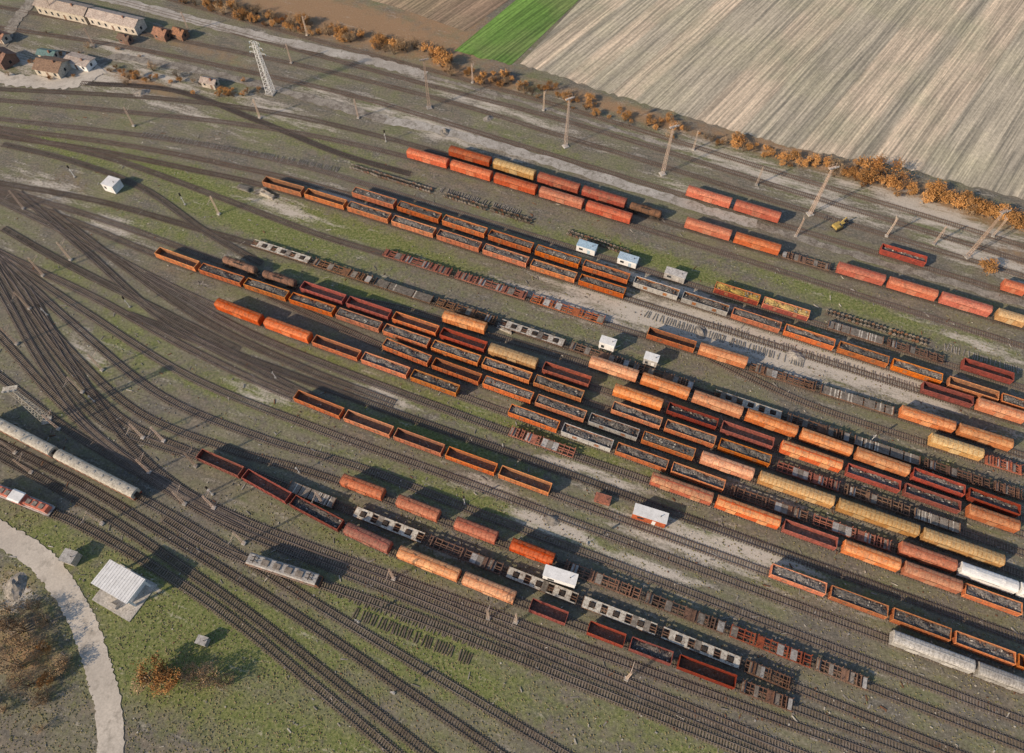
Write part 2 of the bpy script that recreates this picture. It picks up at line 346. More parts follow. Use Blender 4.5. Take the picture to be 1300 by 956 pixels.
# ------------------------------------------------------------------ fields and roads
def sheet(name,pix,z,mat,world=None):
    P=[G(a,b) for a,b in pix]+(world or [])
    m=bpy.data.meshes.new(name); m.from_pydata([(x,y,z) for x,y in P],[],[list(range(len(P)))]); m.materials.append(mat)
    return put(m,name)
a0=G(780,110); a1=G(905,0); fa=math.atan2(a1[1]-a0[1],a1[0]-a0[0])
def fieldmat(name,c1,c2,c3,tram=1.0):
    t=NT(name); tc=t.n("ShaderNodeTexCoord"); mp=t.n("ShaderNodeMapping",vector_type='TEXTURE'); mp.inputs["Rotation"].default_value=(0,0,fa)
    t.l(tc.outputs["Object"],mp.inputs[0]); v=mp.outputs[0]
    def sc(k):
        m_=t.n("ShaderNodeMapping"); m_.inputs["Scale"].default_value=(k,1,1); t.l(v,m_.inputs[0]); return m_.outputs[0]
    wide=t.noise(sc(.001),.05,0,.3); mid=t.noise(sc(.006),.30,2,.7); fur=t.noise(sc(.025),.95,3,.7)
    sm=t.noise(v,.7,6,.8); big=t.noise(tc.outputs["Object"],.03,4,.6)
    col=t.mix(t.ramp(wide,.48,.505),c1,c2); col=t.mix(t.ramp(big,.45,.7),col,c3)
    col=t.mix(1.0,col,t.ramp(mid,.38,.62,(.80,.81,.82,1),(1.15,1.14,1.12,1)),'MULTIPLY')
    col=t.mix(1.0,col,t.ramp(fur,.38,.62,(.62,.63,.64,1),(1.28,1.26,1.24,1)),'MULTIPLY')
    col=t.mix(1.0,col,t.ramp(sm,.34,.66,(.72,.72,.72,1),(1.22,1.22,1.22,1)),'MULTIPLY')
    return t.out(col,.95,sm,.06,.3)
m_field=fieldmat("ploughed_field_soil",(.56,.46,.345),(.41,.365,.285),(.42,.385,.275))
m_gf=fieldmat("young_crop",(.15,.27,.06),(.125,.22,.055),(.20,.25,.09))
m_bf=fieldmat("fallow_soil",(.36,.265,.18),(.30,.215,.15),(.29,.235,.15))
def jag(a,b,n,amp):
    return [(a[0]+(b[0]-a[0])*i/n,a[1]+(b[1]-a[1])*i/n+random.uniform(-amp,amp)) for i in range(n)]
edge=jag((660,82),(830,136),30,2)+jag((830,136),(1000,186),30,2)+jag((1000,186),(1150,214),26,2)+jag((1150,214),(1500,308),50,2)
far0=G(738,0); fd=Vector((math.cos(fa),math.sin(fa)))
sheet("ploughed_field",edge,.06,m_field,[(900,150),(900,900),(far0[0]+fd.x*700,far0[1]+fd.y*700),far0])
g0=G(655,0); sheet("crop_field",jag((576,65),(655,84),16,1.5),.05,m_gf,[G(735,0),(far0[0]-3+fd.x*700,far0[1]+fd.y*700),(g0[0]+fd.x*650,g0[1]+fd.y*650),g0])
sheet("fallow_field",[(590,40),(500,8),(430,-10),(300,-60),(640,-60),(652,-4)],.04,m_bf)
def strip(name,pix,width,z,mat,zs=0.0,jit=.25):
    P=cat(pix,16); W=np.array([G(a,b) for a,b in P]); t_=np.gradient(W,axis=0); t_/=np.linalg.norm(t_,axis=1)[:,None]
    nn=np.stack([-t_[:,1],t_[:,0]],1); V=[];Fc=[]
    for i in range(len(W)):
        for s_ in (-1,1):
            q=W[i]+nn[i]*s_*(width/2+random.uniform(-jit,jit)); V.append((q[0],q[1],z))
    for i in range(len(W)-1): Fc.append((2*i,2*i+1,2*i+3,2*i+2))
    m=bpy.data.meshes.new(name); m.from_pydata(V,[],Fc); m.materials.append(mat); return put(m,name)
m_road=M("gravel_road",(.46,.43,.39),(.35,.32,.285),.15,(.26,.235,.2),(.50,.62),.35,var=0,hue=0,soot=.25)
m_road2=M("worn_gravel",(.36,.325,.28),(.24,.21,.175),.2,(.18,.155,.13),(.48,.6),.35,var=0,hue=0,soot=.35)
m_asph=M("pale_dirt_road",(.56,.50,.425),(.46,.41,.35),.12,(.35,.31,.26),(.52,.68),.3,var=0,hue=0,soot=.15)
strip("gravel_road",[(485,152),(560,166),(680,200),(880,262),(960,285)],4.2,.14,m_road,jit=.5)
strip("gravel_road",[(60,108),(110,100),(140,74),(200,80),(300,101),(400,127),(490,153)],4.0,.145,m_road2,jit=.6)
strip("gravel_road",[(955,284),(1100,328),(1320,392)],3.0,.135,m_road2,jit=.7)
strip("gravel_road",[(100,-12),(200,14),(330,46),(470,77),(540,96)],5.0,.15,m_road,jit=.6)
strip("gravel_road",[(540,96),(600,112),(700,140),(850,186)],1.6,.08,m_road2,jit=.4)
ROADL=[(-40,650),(0,678),(45,705),(78,742),(105,790),(125,850),(138,900),(142,990)]
strip("access_road",ROADL,5.6,.09,m_asph,jit=.3)
strip("access_road",[(0,60),(18,30),(40,0),(50,-30)],5,.155,m_road2,jit=.5)
strip("access_road",[(-30,96),(40,104),(95,104),(130,88)],7,.16,m_asph,jit=.9)
ROADPX=cat(ROADL,12)
def on_road(px,py): return np.min(np.hypot(ROADPX[:,0]-px,ROADPX[:,1]-py))<17
# ------------------------------------------------------------------ wagons
def bogie(mb,x,wb=.9):
    for sx in (-wb,wb):
        mb.tube((x+sx,-.82,.46),(x+sx,.82,.46),.08,.08,6,m_whl)
        for sy in (-1,1): mb.tube((x+sx,sy*.70,.46),(x+sx,sy*.83,.46),.46,.46,12,m_whl)
    for sy in (-1,1): mb.box(x-wb-.45,x+wb+.45,sy*1.0-.09,sy*1.0+.09,.42,.72,m_und)
    mb.box(x-.25,x+.25,-.9,.9,.5,.95,m_und)
def ends(mb,L,mat):
    for sx in (-1,1):
        xb=sx*(L/2-.55)
        a,b=sorted((xb,xb+sx*-.2)); mb.box(a,b,-1.3,1.3,.9,1.13,mat)
        for sy in (-.87,.87):
            mb.tube((xb,sy,1.05),(xb+sx*.42,sy,1.05),.09,.09,6,m_und); mb.tube((xb+sx*.42,sy,1.05),(xb+sx*.5,sy,1.05),.24,.24,8,m_whl)
        a,b=sorted((xb,xb+sx*.5)); mb.box(a,b,-.08,.08,.95,1.1,m_und)
def gondola(body,rim,inner,load,lvl,seed):
    L=14.; h=L/2-.52; mb=MB(); rnd=random.Random(seed)
    bogie(mb,-4.6); bogie(mb,4.6); ends(mb,L,m_und); mb.box(-h+.3,h-.3,-.35,.35,.85,1.135,m_und)
    mb.box(-h,h,-1.40,1.40,1.14,1.26,body)
    for s_ in (-1,1):
        a,b=sorted((s_*1.40,s_*1.34)); mb.box(-h,h,a,b,1.262,3.0,body)
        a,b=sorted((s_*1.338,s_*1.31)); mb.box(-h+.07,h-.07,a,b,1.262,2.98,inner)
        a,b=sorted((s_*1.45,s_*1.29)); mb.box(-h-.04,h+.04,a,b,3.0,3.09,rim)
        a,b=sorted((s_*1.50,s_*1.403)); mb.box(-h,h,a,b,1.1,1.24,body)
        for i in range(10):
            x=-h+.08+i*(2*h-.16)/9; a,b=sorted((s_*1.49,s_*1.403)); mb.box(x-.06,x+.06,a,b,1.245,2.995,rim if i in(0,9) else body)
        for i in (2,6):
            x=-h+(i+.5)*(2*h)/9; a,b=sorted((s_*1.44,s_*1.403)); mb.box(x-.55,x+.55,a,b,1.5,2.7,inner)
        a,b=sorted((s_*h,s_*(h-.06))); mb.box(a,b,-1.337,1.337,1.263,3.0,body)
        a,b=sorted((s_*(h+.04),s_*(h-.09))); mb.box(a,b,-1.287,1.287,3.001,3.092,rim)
        for y in (-.8,0,.8):
            a,b=sorted((s_*(h+.003),s_*(h+.08))); mb.box(a,b,y-.06,y+.06,1.27,2.99,body)
    nx_,ny_=34,8; vs=[];fs=[]
    ph=rnd.uniform(0,50); zb=1.275+lvl
    for j in range(ny_+1):
        for i in range(nx_+1):
            x=-h+.07+(2*h-.14)*i/nx_; y=-1.30+2.60*j/ny_
            if lvl>0: z=zb+.55*mnoise.noise(Vector((x*.4+ph,y*.5,0)))+.12*math.cos(y*1.2)+rnd.uniform(-.10,.10)
            else: z=1.29+rnd.uniform(0,.06)
            vs.append((x,y,max(1.275,min(z,2.97))))
    for j in range(ny_):
        for i in range(nx_):
            a=j*(nx_+1)+i; fs.append((a,a+1,a+nx_+2,a+nx_+1))
    mb.add(vs,fs,load)
    for k in range(30 if lvl>0 else 10):
        x=rnd.uniform(-h+.6,h-.6); y=rnd.uniform(-1,1); z=zb+.1; q=rnd.uniform(.08,.28)
        mb.box(-q,q,-q*.6,q*.6,z-.15,z+rnd.uniform(.05,.2),rnd.choice([load,load,m_rock,m_fwh,m_rust]),rnd.uniform(0,3),(x,y))
    return mb.mesh("open_wagon"),L
def roofprof(w_,z0,z1,n=8):
    return [(w_*math.cos(math.pi*i/n),z0+(z1-z0)*math.sin(math.pi*i/n)**.8) for i in range(n+1)]
def boxw(body,roof,L,seed,ribs=0,h0=3.25,h1=4.0):
    h=L/2-.55; mb=MB()
    bp=L/2-2.6; bogie(mb,-bp); bogie(mb,bp); ends(mb,L,m_und); mb.box(-h+.3,h-.3,-.9,.9,.88,1.135,m_und)
    mb.box(-h,h,-1.38,1.38,1.14,h0,body)
    mb.prof(roofprof(1.46,h0+.003,h1),-h-.06,h+.06,roof)
    nr=int(L/1.25)
    for s_ in (-1,1):
        for i in range(nr+1):
            x=-h+.06+i*(2*h-.12)/nr; a,b=sorted((s_*1.383,s_*1.45)); mb.box(x-.05,x+.05,a,b,1.16,h0-.02,body)
        for dx in ((0,) if L<16 else (-4,4)):
            a,b=sorted((s_*1.455,s_*1.51)); mb.box(dx-1.25,dx+1.25,a,b,1.2,h0-.1,roof)
            a,b=sorted((s_*1.512,s_*1.54)); mb.box(dx-2.5,dx+2.5,a,b,h0-.12,h0-.04,m_und)
        a,b=sorted((s_*(h+.003),s_*(h+.07)))
        for y in (-1.3,-.45,.45,1.3): mb.box(a,b,y-.06,y+.06,1.16,h0-.02,body)
    k=ribs or 9
    for i in range(k+1):
        x=-h+.1+i*(2*h-.2)/k; pr=roofprof(1.49,h0+.02,h1+.035); q=.04 if not ribs else .07
        mb.prof(pr,x-q,x+q,body)
    mb.box(-h+.3,h-.3,-.2,.2,h1+.037,h1+.08,body if not ribs else roof)
    if not ribs:
        for x in (-h*.5,h*.5): mb.box(x-.3,x+.3,-.3,.3,h1-.05,h1+.14,body)
    return mb.mesh("covered_wagon"),L
def flat(frame,deck,L,style,seed):
    rnd=random.Random(seed); h=L/2-.55; mb=MB(); bp=L/2-2.6; bogie(mb,-bp); bogie(mb,bp); ends(mb,L,frame)
    for y in (-1.3,-.3,.3,1.3): mb.box(-h,h,y-.09,y+.09,.9,1.2,frame)
    n_=int(L/1.5)
    for i in range(n_+1):
        x=-h+.1+i*(2*h-.2)/n_; mb.box(x-.1,x+.1,-1.207,1.207,.93,1.17,frame)
        for s_ in (-1,1):
            a,b=sorted((s_*1.393,s_*1.5)); mb.box(x-.06,x+.06,a,b,1.0,1.35 if i%2 else 1.9 if style==1 else 1.4,frame)
    if style==0:
        for i in range(n_):
            x0=-h+.1+i*(2*h-.2)/n_; x1=-h+.1+(i+1)*(2*h-.2)/n_
            r=i%4
            if r in (0,2): mb.box(x0+.05,x1-.05,-1.35,1.35,1.203,1.26,deck if rnd.random()<.7 else m_plank)
            elif r==1:
                for s_ in(-1,1):
                    a,b=sorted((s_*1.35,s_*.75)); mb.box(x0-.04,x1+.04,a,b,1.203,1.258,deck)
                mb.box(x0+.2,x1-.2,-.5,.5,1.203,1.5,m_und)
            else:
                for s_ in(-1,1):
                    a,b=sorted((s_*1.35,s_*1.05)); mb.box(x0-.04,x1+.04,a,b,1.203,1.258,deck)
    elif style==1:
        for i in range(n_):
            x0=-h+.1+i*(2*h-.2)/n_; x1=-h+.1+(i+1)*(2*h-.2)/n_
            if rnd.random()<.35: mb.box(x0+.03,x1-.03,-1.2,1.2,1.203,1.25,rnd.choice([m_plank,frame,frame,m_gry]))
            if rnd.random()<.4: mb.box((x0+x1)/2-.12,(x0+x1)/2+.12,-1.38,1.38,1.26,1.62,frame)
    else:
        k=int(2*h/.35)
        for i in range(k):
            if rnd.random()<.08: continue
            x=-h+i*2*h/k; mb.box(x+.01,x+2*h/k-.02,-1.38,1.38,1.203,1.26+rnd.uniform(0,.02),m_plank if rnd.random()<.9 else deck)
        for s_ in (-1,1): mb.box(*sorted((s_*(h-.1),s_*h)),-1.3,1.3,1.3,1.75,frame)
    return mb.mesh("flat_wagon"),L
def tank(mat,seed):
    L=12.; h=L/2-.6; mb=MB(); bogie(mb,-3.7); bogie(mb,3.7); ends(mb,L,m_und)
    mb.box(-h,h,-.45,.45,.88,1.15,m_und)
    xs=[-h+.1,-h+.25,-h+.6]; xs=xs+[-x for x in xs[::-1]]; rr=[.5,1.0,1.22,1.22,1.0,.5]
    for i in range(5): mb.tube((xs[i],0,2.35),(xs[i+1],0,2.35),rr[i],rr[i+1],16,mat,caps=(i in(0,4)))
    for x in (-3.2,-1.1,1.1,3.2): mb.tube((x-.05,0,2.35),(x+.05,0,2.35),1.26,1.26,16,m_und)
    mb.tube((0,0,3.5),(0,0,3.85),.35,.35,10,mat); mb.box(-1.6,1.6,-.9,-.5,3.6,3.65,m_und); mb.box(-1.6,1.6,.5,.9,3.6,3.65,m_und)
    for x in (-3,3): mb.box(x-.3,x+.3,-1.1,1.1,1.16,1.6,m_und)
    return mb.mesh("tank_wagon"),L
def coach():
    L=26.; h=L/2-.5; mb=MB(); bogie(mb,-9.5,1.25); bogie(mb,9.5,1.25); ends(mb,L,m_und)
    cream=M("coach_cream",(.56,.48,.37),(.48,.41,.32),.4,(.34,.28,.22),(.54,.68),1.4,var=.06); grn=M("coach_roof",(.52,.47,.395),(.44,.395,.335),.3,(.30,.265,.22),(.50,.68),.7,var=.06)
    band=M("coach_red_band",(.33,.09,.06),(.26,.07,.05),1)
    mb.box(-h+2,h-2,-1.2,1.2,.55,1.095,m_und); mb.box(-h,h,-1.40,1.40,1.1,1.9,band); mb.box(-h,h,-1.40,1.40,1.903,3.3,cream)
    mb.prof(roofprof(1.42,3.303,4.05,10),-h,h,grn)
    for s_ in (-1,1):
        for i in range(12):
            x=-h+2.3+i*(2*h-4.6)/11; mb.box(x-.6,x+.6,*sorted((s_*1.403,s_*1.415)),2.1,3.0,m_glass)
        for x in (-h+.8,h-.8): mb.box(x-.4,x+.4,*sorted((s_*1.402,s_*1.43)),1.2,3.1,band)
        mb.box(*sorted((s_*(h+.003),s_*(h+.4))),-.6,.6,1.14,3.2,m_und)
    for i in range(9): x=-h+2+i*(2*h-4)/8; mb.box(x-.25,x+.25,-.25,.25,4.0,4.16,m_gry)
    for i in range(14): x=-h+1+i*(2*h-2)/13; mb.prof(roofprof(1.435,3.31,4.065,10),x-.025,x+.025,cream)
    return mb.mesh("passenger_coach"),L
def loco(body,roof,stripe,kind):
    L=19.; h=L/2-.5; mb=MB(); bogie(mb,-5.4,1.3); bogie(mb,5.4,1.3); ends(mb,L,m_und)
    mb.box(-h+.2,h-.2,-1.3,1.3,1.133,1.25,m_und); mb.box(-2,2,-1.1,1.1,.4,1.13,m_und)
    if kind=='e':
        mb.box(-h+1.1,h-1.1,-1.42,1.42,1.253,3.3,body)
        for s_ in (-1,1):
            x0=s_*(h-1.1); x1=s_*(h-.15); x2=s_*(h-.6)
            vs=[(x0,-1.42,1.253),(x1,-1.3,1.253),(x1,1.3,1.253),(x0,1.42,1.253),(x0,-1.42,2.3),(x1,-1.3,2.3),(x1,1.3,2.3),(x0,1.42,2.3),(x0,-1.42,3.3),(x2,-1.2,3.3),(x2,1.2,3.3),(x0,1.42,3.3)]
            mb.add(vs,[(0,1,5,4),(3,7,6,2),(1,2,6,5),(4,5,9,8),(7,11,10,6),(8,9,10,11),(5,6,10,9)],body); mb.add([(x1+s_*.03,-1.1,2.35),(x1+s_*.03,1.1,2.35),(x2+s_*.08,1.05,3.15),(x2+s_*.08,-1.05,3.15)],[(0,1,2,3)],m_glass)
            mb.box(-h+1.2,h-1.2,*sorted((s_*1.421,s_*1.44)),1.7,1.95,stripe)
            for i in range(7): x=-6+i*2; mb.box(x-.5,x+.5,*sorted((s_*1.421,s_*1.445)),2.3,2.9,m_und if i%6 else m_glass)
        mb.prof([(1.42,3.303),(1.1,3.65),(-1.1,3.65),(-1.42,3.303)],-h+.7,h-.7,roof)
        for x in (-4,-1.2,1.6,4.2): mb.box(x-.8,x+.8,-.7,.7,3.652,3.95,m_plank)
        for x in (-6.6,6.6):
            for s_ in(-1,1): mb.tube((x-.9,s_*.5,3.7),(x+.9,s_*.5,4.15),.05,.05,5,m_und); mb.tube((x+.9,s_*.5,3.7),(x-.9,s_*.5,4.15),.05,.05,5,m_und)
            mb.box(x-.1,x+.1,-.9,.9,4.15,4.22,m_und)
    else:
        mb.box(-h+.3,h-.3,-1.42,1.42,1.253,1.36,roof)
        mb.box(-h+.8,-.9,-.95,.95,1.363,3.0,body); mb.box(1.9,h-.8,-.95,.95,1.363,3.0,body); mb.box(-.897,1.897,-1.38,1.38,1.363,3.7,body)
        mb.prof([(1.5,3.703),(1.1,3.95),(-1.1,3.95),(-1.5,3.703)],-1.1,2.1,m_wht)
        for s_ in (-1,1):
            mb.box(-.6,1.6,*sorted((s_*1.383,s_*1.40)),2.6,3.4,m_glass)
            for x0,x1 in ((-h+.9,-1),(2,h-.9)): mb.box(x0,x1,*sorted((s_*.953,s_*.97)),1.9,2.15,stripe)
            for i in range(9): x=-h+.5+i*(2*h-1)/8; mb.tube((x,s_*1.36,1.36),(x,s_*1.36,2.3),.03,.03,4,stripe)
            mb.tube((-h+.5,s_*1.36,2.3),(h-.5,s_*1.36,2.3),.03,.03,4,stripe)
        for x in (-6,-4,-2.4,3.4,5,6.8): mb.box(x-.5,x+.5,-.6,.6,3.002,3.2,m_plank)
        mb.tube((4.2,0,3.2),(4.2,0,3.5),.15,.15,8,m_und)
    return mb.mesh("locomotive"),L
K={}
for i in range(4):
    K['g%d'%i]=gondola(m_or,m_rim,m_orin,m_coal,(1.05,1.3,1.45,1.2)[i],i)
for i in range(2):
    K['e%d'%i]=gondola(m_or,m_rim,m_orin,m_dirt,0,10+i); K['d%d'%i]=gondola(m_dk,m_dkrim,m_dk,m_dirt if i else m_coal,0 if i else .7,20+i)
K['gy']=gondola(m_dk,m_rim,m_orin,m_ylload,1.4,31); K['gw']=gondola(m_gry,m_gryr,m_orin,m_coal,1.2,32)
K['b']=boxw(m_box,m_roof,14.,1); K['bd']=boxw(m_bdk,m_bdkr,14.,2); K['bt']=boxw(m_tan,m_tanr,14.,3); K['bs']=boxw(m_box,m_roof,12.,3)
K['bl']=boxw(m_box,m_tanr,17.,4); K['hy']=boxw(m_yel,m_yelr,19.,5,ribs=18); K['hg']=boxw(m_gry,m_gryr,19.,6,ribs=16); K['by']=boxw(m_yel,m_yelr,14.,7,ribs=10)
K['bw']=boxw(m_wht,m_wht,14.,8)
for i in range(3):
    K['f%d'%i]=flat(m_fbr,m_fwh,18.,1,i); K['fr%d'%i]=flat(m_fred,m_fwh,18.,1,5+i); K['fw%d'%i]=flat(m_fbr,m_fwh,18.,0,9+i); K['fp%d'%i]=flat(m_fbr,m_fwh,18.,2,15+i)
K['t']=tank(m_fbr,1); K['coach']=coach()
K['le']=loco(m_fbr,m_gry,m_gryr,'e'); K['lr']=loco(m_box,m_gry,m_wht,'d')
def rail_at(track,x):
    px,W,i=TR[track]; return np.array([np.interp(x,px[:,0],W[:,0]),np.interp(x,px[:,0],W[:,1])]),.03+i*.003+.23
NAME={'c':'passenger_coach','l':'locomotive','t':'tank_wagon','f':'flat_wagon','g':'open_wagon','e':'open_wagon','d':'open_wagon','b':'covered_wagon','h':'hopper_wagon'}
def wag(track,x0,x1,kind):
    if kind in ('g','e','d','f','fr','fw','fp'):
        if kind=='g' and random.random()<.10: kind='e'
        kind=kind+str(random.randrange({'g':4,'e':2,'d':2}.get(kind,3)))
    p,z=rail_at(track,x0); q,_=rail_at(track,x1); me,L=K[kind]; d_=q-p; l=np.linalg.norm(d_); c=(p+q)/2
    flip=random.random()<.5
    return put(me,NAME[kind[0]],(c[0],c[1],z),math.atan2(d_[1],d_[0])+(math.pi if flip else 0),(l/L,1,random.uniform(.97,1.03)))
def run(track,pts,kinds):
    for i,k in enumerate(kinds.split()):
        if k=='-': continue
        wag(track,pts[i],pts[i+1]-1,k)
run('R0',[870,930,992],'b b'); run('R0',[1115,1177],'d'); run('R0',[1270,1335],'b')
run('R1',[570,626,682,738,797,843],'bd by bd bd t'); run('R1',[868,930,992,1057,1060,1124,1190,1258,1262,1327],'b b f - b b b - by')
run('R2',[517,572,627,684,743,804],'b b b b b')
run('R2b',[905,966,1029],'gy gy'); run('R2b',[1050,1125,1202],'fp f'); run('R2b',[1218,1287],'d')
run('R3',[448,505,562,620,679,739,801,803,864,927,993,1061,1129,1197,1200,1268,1336],'g g g g g g - gw gw g g g g - e g')
run('R4',[335,388,442,498,555,613,673,734,796],'e e g g g g g g'); run('R4',[1167,1236,1305],'d bt')
run('R5b',[485,576,672,771],'fr fr fr'); run('R5b',[820,885,950,1040,1139,1212,1284],'e bt f fp bt bt')
run('R5c',[1176,1247,1250,1330],'by - fr')
run('R5',[318,396,474,552,633,720],'fw f fp f fw'); run('R5',[722,802,884,905,997,1083,1172,1262,1350],'f f - fw f fp f f')
run('R6c',[562,620],'bt'); run('R6c',[747,812,877,944,1013,1082,1154,1225,1295],'bt bt bt bt bt bt d d')
run('R6b',[283,330,333,380,383,441,499,559,620,685,688,752],'t - t - d d e d by - d'); run('R6b',[777,843,845,913,984,988,1069,1071,1144,1220,1224,1292],'bt - d d - bl - d d - bt')
run('R6',[200,255,312,369,428,487,548,612,677,743],'e g g g g g g g g'); run('R6',[775,842,910,980,985,1070,1160,1222],'g g g - fr f fp')
run('R8p',[487,549,613,679,746,813,884,887,958,960,1059,1166,1273],'g g g g gw g - bt - hy hy hy')
run('R8',[276,336,338,398,460,522,585],'b - b g g g'); run('R8',[645,712,780,850,922,925,1030,1136,1138,1213,1290,1366],'g gw g g - f fr - b bw bw')
run('R10',[645,733],'fr'); run('R10',[824,906,991,1064,1066,1142,1219,1297],'bl bl d - bt bt g')
run('R11',[375,438,501,566,633,702],'e e e e e'); run('R11',[975,1050,1128,1207,1289,1370],'g g g g g')
run('R12',[434,491],'bs'); run('R12',[504,561],'bs'); run('R12',[577,634],'bs'); run('R12',[647,706],'bs'); run('R12',[714,817,925,1035,1105],'f f fr f')
run('R12b',[365,427],'fp'); run('R12b',[447,541,641,737,838,945,1008],'fw f fw fw fw f')
run('R13',[253,311,371,437,439,499,505,587,657],'d d d - bd - bt bt'); run('R13',[672,722],'d'); run('R13',[745,795,798,855,858,936,940,1010],'d - d - d - f')
run('R14',[1127,1235,1345],'hg hg')
run('L1',[-19,74],'coach'); o=wag('L1',75,177,'coach')
run('L2',[312,412],'le'); run('L5',[-19,70],'lr')
# ------------------------------------------------------------------ wheelsets, cabins, timber
def wheelrow(pa,pb,name="wheelset_row"):
    a=np.array(G(*pa,.5)); b=np.array(G(*pb,.5)); L=np.linalg.norm(b-a); mb=MB(); k=int(L/1.12)
    for i in range(k):
        x=i*L/k-L/2+random.uniform(-.12,.12); y=random.uniform(-.15,.15)
        mb.tube((x,y-1.0,.6),(x,y+1.0,.6),.1,.1,6,m_whl)
        for s_ in (-.76,.76): mb.tube((x,y+s_-.07,.6),(x,y+s_+.07,.6),.48,.48,12,random.choice([m_whl,m_plank,m_plank,m_fbr]))
    for s_ in (-.76,.76): mb.box(-L/2-.5,L/2+.5,s_-.05,s_+.05,.0,.12,m_rail)
    c=(a+b)/2; put(mb.mesh(name),name,(c[0],c[1],0),math.atan2(*(b-a)[::-1]))
for q in (((447,211),(550,243)),((565,247),(620,265)),((624,265),(677,282)),((722,295),(800,322)),((1050,396),(1128,420)),((1130,421),(1180,436)),((480,222),(535,238))): wheelrow(*q)
def cabin(px,py,L,W,H,body,roof,rz=None,name="site_cabin",zb=0.0):
    c=G(px,py,H/2); a=np.array(G(px-20,py-6.3)); b=np.array(G(px+20,py+6.3)); rz=math.atan2(*(b-a)[::-1]) if rz is None else rz
    mb=MB(); mb.box(-L/2,L/2,-W/2,W/2,.15+zb,H,body); mb.box(-L/2-.1,L/2+.1,-W/2-.1,W/2+.1,H+.003,H+.12,roof)
    for x in (-L/2+.3,L/2-.3):
        for y in (-W/2+.3,W/2-.3): mb.box(x-.15,x+.15,y-.15,y+.15,0,.147+zb,m_conc)
    for s_ in (-1,1):
        mb.box(-L*.35,-L*.15,*sorted((s_*W/2,s_*(W/2+.03))),H*.45,H*.75,m_glass); mb.box(L*.1,L*.1+.9,*sorted((s_*W/2,s_*(W/2+.03))),.2+zb,H*.75,roof)
    mb.box(*sorted((-L/2,-L/2-.03)),-.4,.4,H*.45,H*.75,m_glass); mb.tube((L*.3,0,H+.1),(L*.3,0,H+.7),.1,.1,6,m_und)
    put(mb.mesh(name),name,(c[0],c[1],0),rz)
cabin(745,315,6.2,2.8,2.9,m_wht,m_blue,zb=.3); cabin(797,331,6.2,2.8,2.9,m_wht,m_blue,zb=.3); cabin(857,350,6.5,2.7,2.9,m_gry,m_gryr,zb=.3)
cabin(771,438,4.5,2.5,4.2,m_wht,m_wht,zb=1.3); cabin(826,458,4,2.5,4.0,m_gry,m_wht,zb=1.3)
cabin(825,655,8.5,2.9,3.2,m_box,m_wht,name="workshop_cabin"); cabin(711,733,8,2.7,4.0,m_wht,m_wht,zb=1.3,name="shipping_container"); cabin(765,634,4,2.2,1.4,m_fred,m_fred,name="scrap_container")
cabin(143,235,4.6,4.2,3.2,m_wht,m_wht,name="signal_hut"); cabin(90,708,3.4,3.0,2.6,m_plast,m_gryr,name="signal_hut"); cabin(258,814,2.4,1.8,2.,m_gry,m_gryr,name="signal_hut")
def pile(px,py,n_,L,name,mat,rz=-.4):
    c=G(px,py); mb=MB()
    for i in range(n_):
        ly=i//7; mb.box(-L/2,L/2,-.11,.11,.05+ly*.223,.25+ly*.223,mat,rz+random.uniform(-.15,.15),(random.uniform(-.3,.3),(i%7-3)*.3))
    put(mb.mesh(name),name,(c[0],c[1],0))
pile(310,240,24,4.5,"timber_stack",m_tiep); pile(340,248,30,5.5,"timber_stack",m_fwh,rz=-.5); pile(331,243,14,4,"timber_stack",m_tiep,rz=.3)
pile(640,418,24,4.5,"timber_stack",m_fwh); pile(1030,486,16,5,"timber_stack",m_tiep)
for px,py,sc in ((565,168,1.2),(470,262,1),(1010,452,1.3),(890,422,1.2),(700,660,1.),(20,745,1.5),(180,118,1.4),(620,150,1)):
    mb=MB(); vs=[];fs=[]; R=9; ph=random.uniform(0,50)
    for j in range(R+1):
        for i in range(R+1):
            x=(i/R-.5)*5*sc; y=(j/R-.5)*3.4*sc; r=math.hypot(x/(2.5*sc),y/(1.7*sc)); vs.append((x,y,-.1+max(0,1-r)*1.3*sc*(.7+.6*mnoise.noise(Vector((x+ph,y,0))))))
    for j in range(R):
        for i in range(R): a=j*(R+1)+i; fs.append((a,a+1,a+R+2,a+R+1))
    mb.add(vs,fs,m_rock); c=G(px,py); put(mb.mesh("gravel_pile"),"gravel_pile",(c[0],c[1],0),random.uniform(0,3))
# ------------------------------------------------------------------ masts
def lattice(mb,w0,w1,h,mat,n_=8,r=.09):
    P=[]
    for k in range(n_+1):
        z=h*k/n_; w_=w0+(w1-w0)*k/n_; P.append([(sx*w_/2,sy*w_/2,z) for sx,sy in((-1,-1),(1,-1),(1,1),(-1,1))])
    for k in range(n_):
        for i in range(4):
            mb.tube(P[k][i],P[k+1][i],r,r,4,mat,False); mb.tube(P[k][i],P[k+1][(i+1)%4],r*.6,r*.6,4,mat,False)
            mb.tube(P[k+1][i],P[k+1][(i+1)%4],r*.6,r*.6,4,mat,False)
def mast_light():
    H=20.; mb=MB(); lattice(mb,.95,.4,H,m_steelp,14,.06); mb.box(-1.0,1.0,-1.0,1.0,0,.35,m_conc)
    mb.box(-1.5,1.5,-.5,.5,H+.003,H+.1,m_steelp)
    for x in (-1.4,-.5,.5,1.4): mb.box(x-.28,x+.28,-.75,-.4,H+.2,H+.65,m_gry); mb.tube((x,-.5,H+.1),(x,-.5,H+.4),.05,.05,4,m_steelp)
    mb.tube((-1.5,.5,H+1),(1.5,.5,H+1),.04,.04,4,m_steelp)
    for x in(-1.5,0,1.5): mb.tube((x,.5,H+.1),(x,.5,H+1),.04,.04,4,m_steelp)
    return mb.mesh("lighting_mast")
ML=mast_light()
